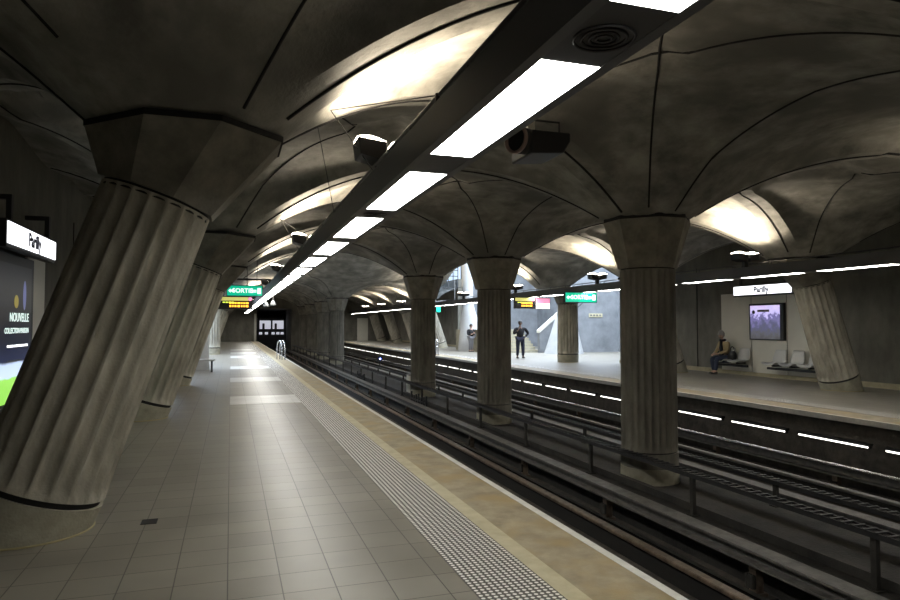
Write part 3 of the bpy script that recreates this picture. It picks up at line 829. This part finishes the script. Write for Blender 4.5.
for y, lab in ((17.62, 'pale shell seat under the seated man'), (17.0, 'empty pale shell seat right of the seated man, holding papers'),
               (15.55, 'left one of the empty shell seats below the right advert'), (14.9, 'empty shell seat just left of the leaning right column'),
               (14.25, 'shell seat hidden behind the leaning right column')):
    if ps is None: o = ps = seat_shell()
    else: o = copy_tree(ps)
    o.scale = (1.15, 1.1, 1.08); o.location = (WR - .12, y, 0); tag(o, lab, 'seat', 'shell seats on the right wall')
for ya, yb, lab in ((16.75, 18.1, 'dark steel bench rail under the man\'s seat'), (14.0, 15.9, 'dark steel bench rail under the empty seats')):
    r = empty('bench_rail', (WR - .05, ya, 0)); MB().box(-.28, -.19, 0, yb-ya, .27, .338).build('rail', 'darksteel', r)
    for y in (.2, yb-ya-.3): MB().box(-.20, -.005, y, y+.08, .26, .33).build('arm', 'darksteel', r)
    tag(r, lab, 'bench rail')
o = MB().box(0, .24, 0, .34, 0, .012).build('newspaper', 'white_plaster'); o.location = (WR - .50, 16.78, .48); o.rotation_euler = (0, R(-3), R(8)); tag(o, 'folded white papers lying on the seat beside the man', 'newspaper')
# black bag
mb = MB(); rr = []
for i in range(9):
    t = i/8; w = .13*math.sin(math.pi*(.18+.72*t))**.6; rr.append([(w*1.0*math.cos(a), .15*(w/.13)*math.sin(a), .30*t) for a in [2*math.pi*q/16 for q in range(16)]])
mb.rings(rr); r = empty('shoulder_bag', (WR - .36, 17.30, .465)); mb.build('bag_body', 'black', r)
MB().tube([(0, -.1, .27), (0, -.07, .40), (0, .0, .45), (0, .07, .40), (0, .1, .27)], .012, 6).build('strap', 'black', r)
tag(r, 'black bag standing between the seated man and empty seat', 'bag')

# bench by the left white column
r = empty('bench', (-1.25, 24.0, 0)); MB().box(-.35, .75, -.2, .2, .38, .44).build('seat', 'seat', r, .01)
for x in (-.25, .65): MB().box(x-.03, x+.03, -.15, .15, 0, .38).build('leg', 'darksteel', r)
tag(r, 'small pale bench by the flared column on left platform', 'bench')

# handrail hoops at the platform edges
def hoop(x, y, lab):
    r = empty('ladder_handrail', (x, y, 0))
    pts = [(0, -.32, 0), (0, -.30, .45)] + [(0, -.26*math.cos(a), .62 + .26*math.sin(a)) for a in [math.pi*i/8 for i in range(9)]] + [(0, .30, .45), (0, .32, 0)]
    MB().tube(pts, .03, 8).build('rail', 'chrome', r); MB().tube([(.14, p[1], p[2]) for p in pts], .03, 8).build('rail', 'chrome', r)
    MB().tube([(0, -.3, .45), (.14, -.3, .45)], .02, 6).build('crossbar', 'chrome', r)
    r.rotation_euler = (0, 0, R(18)); tag(r, lab, 'handrail')
hoop(2.15, 31.5, 'chrome hoop handrail at the left platform edge'); hoop(10.3, 34.0, 'chrome hoop handrail on right platform beside the third column')

# stairs on the right concourse
r = empty('staircase', (15.15, 34.8, 0)); st = MB()
for i in range(8): st.box(-1.2, 1.75, i*.30, 6, i*.165, (i+1)*.165)
sp = st.build('steps', 'base', r); e_ = MB()
for i in range(8): e_.box(-1.2, 1.75, i*.30 - .004, i*.30 + .035, (i+1)*.165 - .03, (i+1)*.165 + .004)
e_.build('step_edges', 'plinth', sp)
w_ = MB().prism_y([(1.76, 0), (3.05, 0), (3.05, 2.2), (1.76, 1.15)], -.25, .0); w_.build('side_wall', 'grey_wall', r)
w_ = MB().prism_y([(1.74, 1.15), (3.08, 2.23), (3.08, 2.37), (1.74, 1.29)], -.32, .1); w_.build('coping', 'cream', r)
tag(r, 'pale concrete stairs with white sloping side wall behind the man', 'stairs')
# glazed screen over far part of the light well
r = empty('window_3', (XR - .05, 45.3, 4.3)); struct(r)
f = MB()
for i in range(8): f.box(i*.37-.025, i*.37+.025, -.03, .03, 0, 4.7)
for i in range(12): f.box(0, 2.6, -.03, .03, i*.42-.025, i*.42+.025)
f.build('window_frame', 'beamdark', r); MB().box(0, 2.6, -.01, .01, 0, 4.7).build('pane', 'glass', r)
tr = MB(); 
for i in range(15):
    t = i/14; x = .95 + 1.9*math.sin(t*math.pi*.5)**1.2; z = -.3 + 3.9*t; tr.box(x-.07, x+.07, -.35, -.2, z-.09, z+.09)
tr.build('truss_nodes', 'beamdark', r)
tr = MB(); tr.tube([(.95 + 1.9*math.sin(i/14*math.pi*.5)**1.2, -.28, -.3 + 3.9*i/14) for i in range(15)], .03, 6); tr.build('truss_tube', 'beamdark', r)

# ------------------------------------------------------------------ small overhead things
def wire(pts, lab, r_=.0045):
    o = MB().tube(pts, r_, 5).build('suspension_wire', 'black'); tag(o, lab, 'wire', 'wires holding the left light beam'); return o
def vtop(x, y): return (x, y, vz(x, y) - .01)
wire([vtop(.85, 6.05), (1.2, 3.85, 3.02)], 'thin black wire from first bright arch to beam top')
wire([vtop(.85, 6.05), (1.18, 5.65, 2.93)], 'thin black wire slanting from first arch down beside the uplight')
wire([vtop(.82, 7.0), (1.18, 8.0, 2.93)], 'thin black wire hanging left of the second uplight')
wire([vtop(.85, 12.6), (1.18, 10.5, 2.93)], 'thin black wire from second arch to beam')
wire([vtop(.85, 12.6), (1.18, 12.2, 2.93)], 'thin black wire beyond the second arch')
MBp = MB().tube([(1.2, 3.85, 2.92), (1.2, 3.85, 3.03)], .02, 6); o = MBp.build('wire_anchor', 'black'); tag(o, 'short anchor post on top of the left beam', 'anchor')
# projector-like speaker box with bracket
r = empty('projector', (1.98, 4.1, 2.74))
MB().prism_y([(-.10, 0), (.14, .02), (.19, .10), (.19, .16), (-.10, .16)], -.16, .18).build('body', 'black', r, .012)
MB().lathe([(.07, 0), (.088, .02), (.09, .12), (.08, .13)], n=24).build('lens_hood', 'darksteel', r); c = LAST[0]; c.rotation_euler = (0, R(-90), R(25)); c.location = (-.06, -.04, .10)
MB().lathe([(.075, 0), (.095, .0), (.098, .02), (.08, .025), (.075, .0)], n=24).build('front_ring', simple('pinkish_ring', (.34, .24, .21), .4), r); c = LAST[0]; c.rotation_euler = (0, R(-90), R(25)); c.location = (-.175, -.09, .10)
MB().tube([(-.02, 0, .15), (-.02, 0, .275), (.185, 0, .275), (.185, 0, .15)], .008, 6).build('bracket', 'black', r)
MB().box(-.52, .0, -.03, .03, .17, .20).build('arm', 'darksteel', r)
MB().box(-.07, -.02, -.04, .04, .16, .27).build('cable_clamp', 'cream', r)
tag(r, 'black projector box with wire bracket right of the left beam', 'projector')
# two small dome cameras below the beam
for x, y, lab in ((1.26, 25.9, 'left white camera hanging under the far left beam'), (1.42, 24.2, 'right white camera hanging under the far left beam')):
    r = empty('dome_camera', (x, y, 2.30)); MB().lathe([(.015, .39), (.015, .16)], n=8).build('stem', 'greyrail', r)
    MB().lathe([(.02, .18), (.05, .15), (.11, .04), (.11, 0), (.02, -.02)], n=16).build('shade', 'white_plaster', r); tag(r, lab, 'camera', 'cameras under the left beam')
for x, y, lab in ((11.35, 20.7, 'dark speaker cluster under right beam beside nearest central column'), (11.35, 17.1, 'twin dark speaker under the right beam above name sign')):
    r = empty('loudspeaker', (x, y, 2.42))
    for s in (-.17, .17): MB().box(-.08, .08, s-.09, s+.09, 0, .2).build('cabinet', 'black', r, .01)
    MB().box(-.02, .02, -.2, .2, .2, .27).build('mount', 'darksteel', r); tag(r, lab, 'loudspeaker')
# camera arms near the third column
for x, y, lab in ((10.9, 37.65, 'white camera on a bar above the right platform hoop'), (12.1, 37.65, 'white camera on a bar left of the flared column')):
    r = empty('security_camera', (x, y, 2.72)); MB().box(-.08, .08, -.2, .1, 0, .14).build('housing', 'white_plaster', r, .015); MB().lathe([(.05, 0), (.05, .02)], n=12).build('lens', 'black', r)
    LAST[0].rotation_euler = (R(90), 0, 0); LAST[0].location = (0, -.2, .07); MB().box(-.02, .02, -.02, .02, .14, .26).build('mount', 'darksteel', r); tag(r, lab, 'camera')
tag(MB().box(10.7, 13.0, 37.6, 37.7, 2.98, 3.06).tube([(10.9, 37.65, 3.05), (10.9, 37.65, vz(10.9, 37.65))], .015).tube([(12.8, 37.65, 3.05), (12.8, 37.65, vz(12.8, 37.65))], .015).build('support_bar', 'white_plaster'), 'white bar carrying cameras over the right platform', 'support bar')
# dark stain tile / drain on left platform
o = MB().box(-.67, -.55, 5.86, 6.0, 0, .0035).build('floor_drain', 'dark'); tag(o, 'small dark plate set in the left platform tiles', 'drain')

# ------------------------------------------------------------------ train in the tunnel
r = empty('metro_train', (4.2, 74, -.97))
MB().prism_y([(-1.4, 0), (1.4, 0), (1.45, .9), (1.42, 3.0), (1.2, 3.4), (-1.2, 3.4), (-1.42, 3.0), (-1.45, .9)], 0, 20).build('body', 'train', r, .05)
for x0, x1 in ((-1.25, -.1), (.1, 1.25)): MB().box(x0, x1, -.03, 0, 2.15, 3.05).build('window', 'winlit', r)
for x in (-1.3, -.7, 0.0, .5, .95): MB().box(x, x+.32, -.03, 0, 1.55, 1.8).build('lamp_strip', 'winlit', r)
for x0 in (-.98, .3): MB().box(x0, x0+.25, -.04, -.03, 2.15, 2.75).build('window_post', 'train', r)
tag(r, 'dark train with lit windows in the left track tunnel', 'train')

# ------------------------------------------------------------------ people
def skin_mesh(chains, m, name, parent, sub=1):
    """chains: list of lists of (x,y,z,r); consecutive points joined; equal points are shared"""
    vs = []; rs = []; es = set(); idx = {}
    for ch in chains:
        prev = None
        for p in ch:
            key = tuple(round(c, 4) for c in p[:3])
            if key not in idx: idx[key] = len(vs); vs.append(p[:3]); rs.append(p[3])
            i = idx[key]
            if prev is not None and prev != i: es.add((prev, i))
            prev = i
    me = bpy.data.meshes.new(name); me.from_pydata(vs, list(es), []); o = bpy.data.objects.new(name, me); COL.objects.link(o)
    md = o.modifiers.new('skin', 'SKIN'); md.use_smooth_shade = True
    if not me.skin_vertices: 
        bpy.context.view_layer.objects.active = o
    lay = me.skin_vertices[0].data
    for i, q in enumerate(rs): lay[i].radius = (q, q) if not isinstance(q, tuple) else q
    lay[0].use_root = True
    sb = o.modifiers.new('sub', 'SUBSURF'); sb.levels = sub; sb.render_levels = sub
    bpy.context.view_layer.update()
    nm = bpy.data.meshes.new_from_object(o.evaluated_get(bpy.context.evaluated_depsgraph_get()))
    bpy.data.objects.remove(o)
    nm.name = name; nm.materials.clear(); nm.materials.append(M[m] if isinstance(m, str) else m)
    for pl in nm.polygons: pl.use_smooth = True
    n = bpy.data.objects.new(name, nm); COL.objects.link(n); n.parent = parent
    return n
M['skin_a'] = simple('skin_light', (.48, .30, .22), .5); M['skin_b'] = simple('skin_dark', (.14, .08, .055), .5)
M['navy'] = simple('navy_cloth', (.018, .022, .045), .85); M['blackcloth'] = simple('black_cloth', (.012, .012, .014), .9)
M['beige'] = simple('beige_jacket', (.40, .31, .17), .8); M['greyhair'] = simple('grey_hair', (.33, .31, .29), .8); M['darkhair'] = simple('dark_hair', (.02, .016, .013), .7)
M['greycloth'] = simple('grey_cloth', (.18, .18, .19), .85); M['denim'] = simple('dark_denim', (.03, .04, .07), .85)
M['shoe'] = simple('dark_shoe', (.015, .014, .013), .5)
M['eyewhite'] = simple('eye', (.7, .7, .68), .3); 
def figure(name, loc, rz, J, skin, top, legs, hair, lab, hat=False, scarf=False):
    """faces local -Y.  J holds joint positions"""
    root = empty(name, loc, rz); V = Vector
    def P(k, r): return (*J[k], r)
    chest, neck, head = V(J['chest']), V(J['neck']), V(J['head'])
    pel = J['pelvis']; fw = V(J.get('look', (0, -1, 0))).normalized()
    def lerp(a, b, t): return tuple(V(a).lerp(V(b), t))
    body = [[(*pel, .125), (*lerp(pel, J['chest'], .5), .115), (*J['chest'], .13), (*lerp(J['chest'], J['neck'], .75), .075), (*J['neck'], .052), (*lerp(J['neck'], J['head'], .4), .056)]]
    for s in 'lr':
        body.append([(*J['chest'], .13), (*J['sh'+s], .06), (*J['el'+s], .040), (*J['wr'+s], .027), (*J['ha'+s], .032)])
        body.append([(*pel, .125), (*J['hip'+s], .09), (*J['kn'+s], .058), (*J['an'+s], .040), (*J['to'+s], .035)])
    b = skin_mesh(body, skin, 'body', root)
    # head, ears, nose joined to the body mesh
    hb = MB(); n = 18; rr = []
    side = fw.cross(V((0, 0, 1))).normalized(); up = side.cross(fw).normalized()
    for i in range(13):
        a = math.pi*i/12; z = -math.cos(a)*.118; q = math.sin(a)
        w = .077*q*(1 if z > -.02 else 1 - .28*min(1, (-z-.02)/.1)); dpt = .097*q*(1 if z > -.02 else 1-.12*min(1, (-z-.02)/.1))
        rr.append([head + up*z + side*w*math.cos(t) + fw*(dpt*math.sin(t) + (.008 if z < 0 else 0)) for t in [2*math.pi*j_/n for j_ in range(n)]])
    hb.rings(rr)
    hb.rings([[head + fw*(.085 + dd) + up*(zz) + side*(ww*math.cos(t)) + up*(.006*math.sin(t)) for t in [2*math.pi*j_/8 for j_ in range(8)]] for dd, zz, ww in ((0, .022, .008), (.012, .0, .011), (.028, -.022, .016), (.005, -.03, .012))])
    for s in (-1, 1):
        hb.rings([[head + side*s*(.074+dd) + up*(.0+.03*math.cos(t)*q) + fw*(-.01+.017*math.sin(t)*q) for t in [2*math.pi*j_/10 for j_ in range(10)]] for dd, q in ((-.01, .8), (.008, 1), (.014, .9))])
    # fingers
    for s in 'lr':
        h = V(J['ha'+s]); d = (h - V(J['wr'+s])).normalized(); ac = d.cross(V((0, 0, 1)))
        if ac.length < .2: ac = V((0, 1, 0)) - d*d.y
        ac.normalize(); dn = ac.cross(d).normalized()
        if dn.z > 0: dn = -dn
        for q, (o_, ln) in enumerate(((-.027, .066), (-.009, .078), (.009, .074), (.027, .058))):
            p0 = h + d*.01 + ac*o_; p1 = p0 + d*(.03+ln*.4) + dn*.006; p2 = p1 + d*ln*.3 + dn*ln*.22; p3 = p2 + d*ln*.1 + dn*ln*.25
            hb.tube([p0, p1, p2, p3], [.0095, .009, .008, .006], 6)
        hb.tube([h - d*.02 - ac*.022, h + d*.012 - ac*.05, h + d*.04 - ac*.055], [.011, .010, .007], 6)
    hm = hb.build('tmp', skin)
    bm = bmesh.new(); bm.from_mesh(b.data); bm.from_mesh(hm.data); bm.to_mesh(b.data); bm.free(); bpy.data.objects.remove(hm)
    for pl in b.data.polygons: pl.use_smooth = True
    # clothes
    tc = [[(*pel, .155), (*lerp(pel, J['chest'], .5), .150), (*J['chest'], .158), (*lerp(J['chest'], J['neck'], .7), .088)]]
    for s in 'lr': tc.append([(*J['chest'], .158), (*J['sh'+s], .080), (*J['el'+s], .060), (*lerp(J['el'+s], J['wr'+s], .92), .046)])
    skin_mesh(tc, top, 'jacket', root)
    lc = []
    pl2 = (pel[0], pel[1], pel[2] - .01)
    for s in 'lr': lc.append([(*pl2, .15), (*J['hip'+s], .112), (*J['kn'+s], .080), (*lerp(J['kn'+s], J['an'+s], .96), .062)])
    skin_mesh(lc, legs, 'trousers', root)
    for s in 'lr':
        a, t_ = V(J['an'+s]), V(J['to'+s]); dz = min(a.z, t_.z)
        sh = MB(); d = (t_-a); d.z = 0; d.normalize(); sd = d.cross(V((0, 0, 1)))
        rr = []
        for u, w, hgt in ((-.07, .03, .07), (-.04, .043, .085), (.02, .046, .085), (.09, .048, .06), (.15, .042, .045), (.185, .02, .03)):
            c = V((a.x, a.y, dz - .035)) + d*u
            rr.append([c - sd*w, c + sd*w, c + sd*w*.9 + V((0, 0, hgt*.7)), c + V((0, 0, hgt)), c - sd*w*.9 + V((0, 0, hgt*.7))])
        sh.rings(rr); sh.build('shoe', 'shoe', root)
    # hair
    hr = MB(); rr = []
    for i in range(8):
        a = math.pi*(.42 + .58*i/7); z = -math.cos(a)*.132; q = math.sin(a)
        ring = []
        for j_ in range(18):
            t = 2*math.pi*j_/18; f_ = math.sin(t); lift = .055*max(0, f_) if i < 3 else 0
            ring.append(head + up*(z + lift*(1-i/3 if i < 3 else 0)) + side*.088*q*math.cos(t) + fw*(.104*q*f_ - .008))
        rr.append(ring)
    hr.rings(rr, caps=False); hr.build('hair', hair, root)
    ey = MB()
    for s in (-1, 1): ey.lathe([(.004, -.006), (.009, 0), (.004, .006)], tuple(head + fw*.088 + side*s*.03 + up*.012), 8)
    ey.build('eyes', 'darkhair', root)
    mo = MB(); c = head + fw*.088 - up*.055; mo.rings([[c + side*q + up*.006*math.cos(t) + fw*.008*math.sin(t) for t in [2*math.pi*j_/6 for j_ in range(6)]] for q in (-.025, 0, .025)]); mo.build('mouth', simple('lips', (.3, .12, .1), .5), root)
    if hat:
        hh = MB(); rr = []
        for i in range(6):
            a = math.pi*(.50 + .46*i/5); z = -math.cos(a)*.145 + .03; q = math.sin(a)
            rr.append([head + up*z + side*.098*q*math.cos(t) + fw*(.115*q*math.sin(t)) for t in [2*math.pi*j_/18 for j_ in range(18)]])
        hh.rings(rr)
        hh.rings([[head + up*(.04+dz) + side*.07*math.cos(t) + fw*(.09 + .07*math.sin(t)) for t in [2*math.pi*j_/14 for j_ in range(14)]] for dz in (0, .012)])
        hh.build('cap', 'greyhair', root)
    if scarf:
        MB().tube([neck + V((0, 0, .01)) + side*.075*math.cos(t) + fw*.075*math.sin(t) for t in [2*math.pi*j_/12 for j_ in range(13)]], .035, 8).build('scarf', 'blackcloth', root)
        f0 = neck + fw*.09; f1 = V(J['chest']) + fw*.155; f2 = V(pel) + fw*.165 + V((0, 0, .12))
        MB().tube([f0, f1, f2], [.045, .06, .05], 8).build('shirt_front', 'blackcloth', root)
    tag(root, lab, 'person'); return root
# seated man, faces -X (local -Y rotated by -90 deg)
seated = dict(pelvis=(0, .0, .53), chest=(0, -.05, .86), neck=(0, -.09, 1.08), head=(0, -.14, 1.24), look=(0.25, -1, -.12),
    shl=(.18, -.05, .99), shr=(-.18, -.05, .99), ell=(.23, -.14, .74), elr=(-.23, -.14, .74), wrl=(.10, -.36, .66), wrr=(-.08, -.37, .66), hal=(.05, -.44, .64), har=(-.03, -.46, .64),
    hipl=(.09, -.05, .51), hipr=(-.09, -.05, .51), knl=(.13, -.45, .50), knr=(-.12, -.44, .50), anl=(.12, -.50, .08), anr=(-.12, -.36, .08), tol=(.13, -.62, .045), tor=(-.13, -.48, .045))
figure('person', (WR - .36, 17.62, .02), R(-90), seated, 'skin_a', 'beige', 'denim', 'greyhair', 'seated person in beige jacket, black scarf and grey cap on right platform', True, True)
stand = dict(pelvis=(0, 0, .95), chest=(0, -.01, 1.27), neck=(0, -.02, 1.50), head=(0, -.03, 1.66), look=(-.5, -1, 0),
    shl=(.19, 0, 1.42), shr=(-.19, 0, 1.42), ell=(.36, .08, 1.17), elr=(-.27, -.06, 1.14), wrl=(.20, -.03, 1.00), wrr=(-.16, -.25, 1.30), hal=(.16, -.08, .98), har=(-.11, -.26, 1.39),
    hipl=(.09, 0, .91), hipr=(-.09, 0, .91), knl=(.11, -.03, .50), knr=(-.10, -.02, .50), anl=(.12, 0, .08), anr=(-.11, .02, .08), tol=(.13, -.13, .045), tor=(-.12, -.11, .045))
figure('person', (13.30, 29.3, 0), R(-10), stand, 'skin_b', 'blackcloth', 'navy', 'darkhair', 'person in dark coat, hand on hip, standing by the stairs').scale = (1.2, 1.2, 1.02)
stand2 = dict(stand); stand2.update(ell=(.22, .0, 1.12), wrl=(.10, -.2, 1.18), hal=(.04, -.25, 1.24), elr=(-.22, 0, 1.12), wrr=(-.10, -.2, 1.12), har=(-.03, -.24, 1.16), look=(.5, -1, -.1),
    knl=(.07, -.03, .50), knr=(-.07, -.02, .50), anl=(.07, 0, .08), anr=(-.07, .02, .08), tol=(.08, -.13, .045), tor=(-.08, -.11, .045))
p2 = figure('person', (13.66, 37.2, 0), R(15), stand2, 'skin_a', 'blackcloth', 'greycloth', 'darkhair', 'person in black top leaning by the white flared column')
p2.scale = (1.05, 1.05, .93)
r = empty('handbag', (13.98, 37.1, .86)); MB().box(-.11, .11, -.05, .05, 0, .24).build('bag_body', 'greycloth', r, .02)
MB().tube([(-.09, 0, .23), (-.08, 0, .46), (.0, 0, .52), (.08, 0, .46), (.09, 0, .23)], .01, 6).build('strap', 'black', r); tag(r, 'grey handbag held by the person at the flared column', 'handbag')
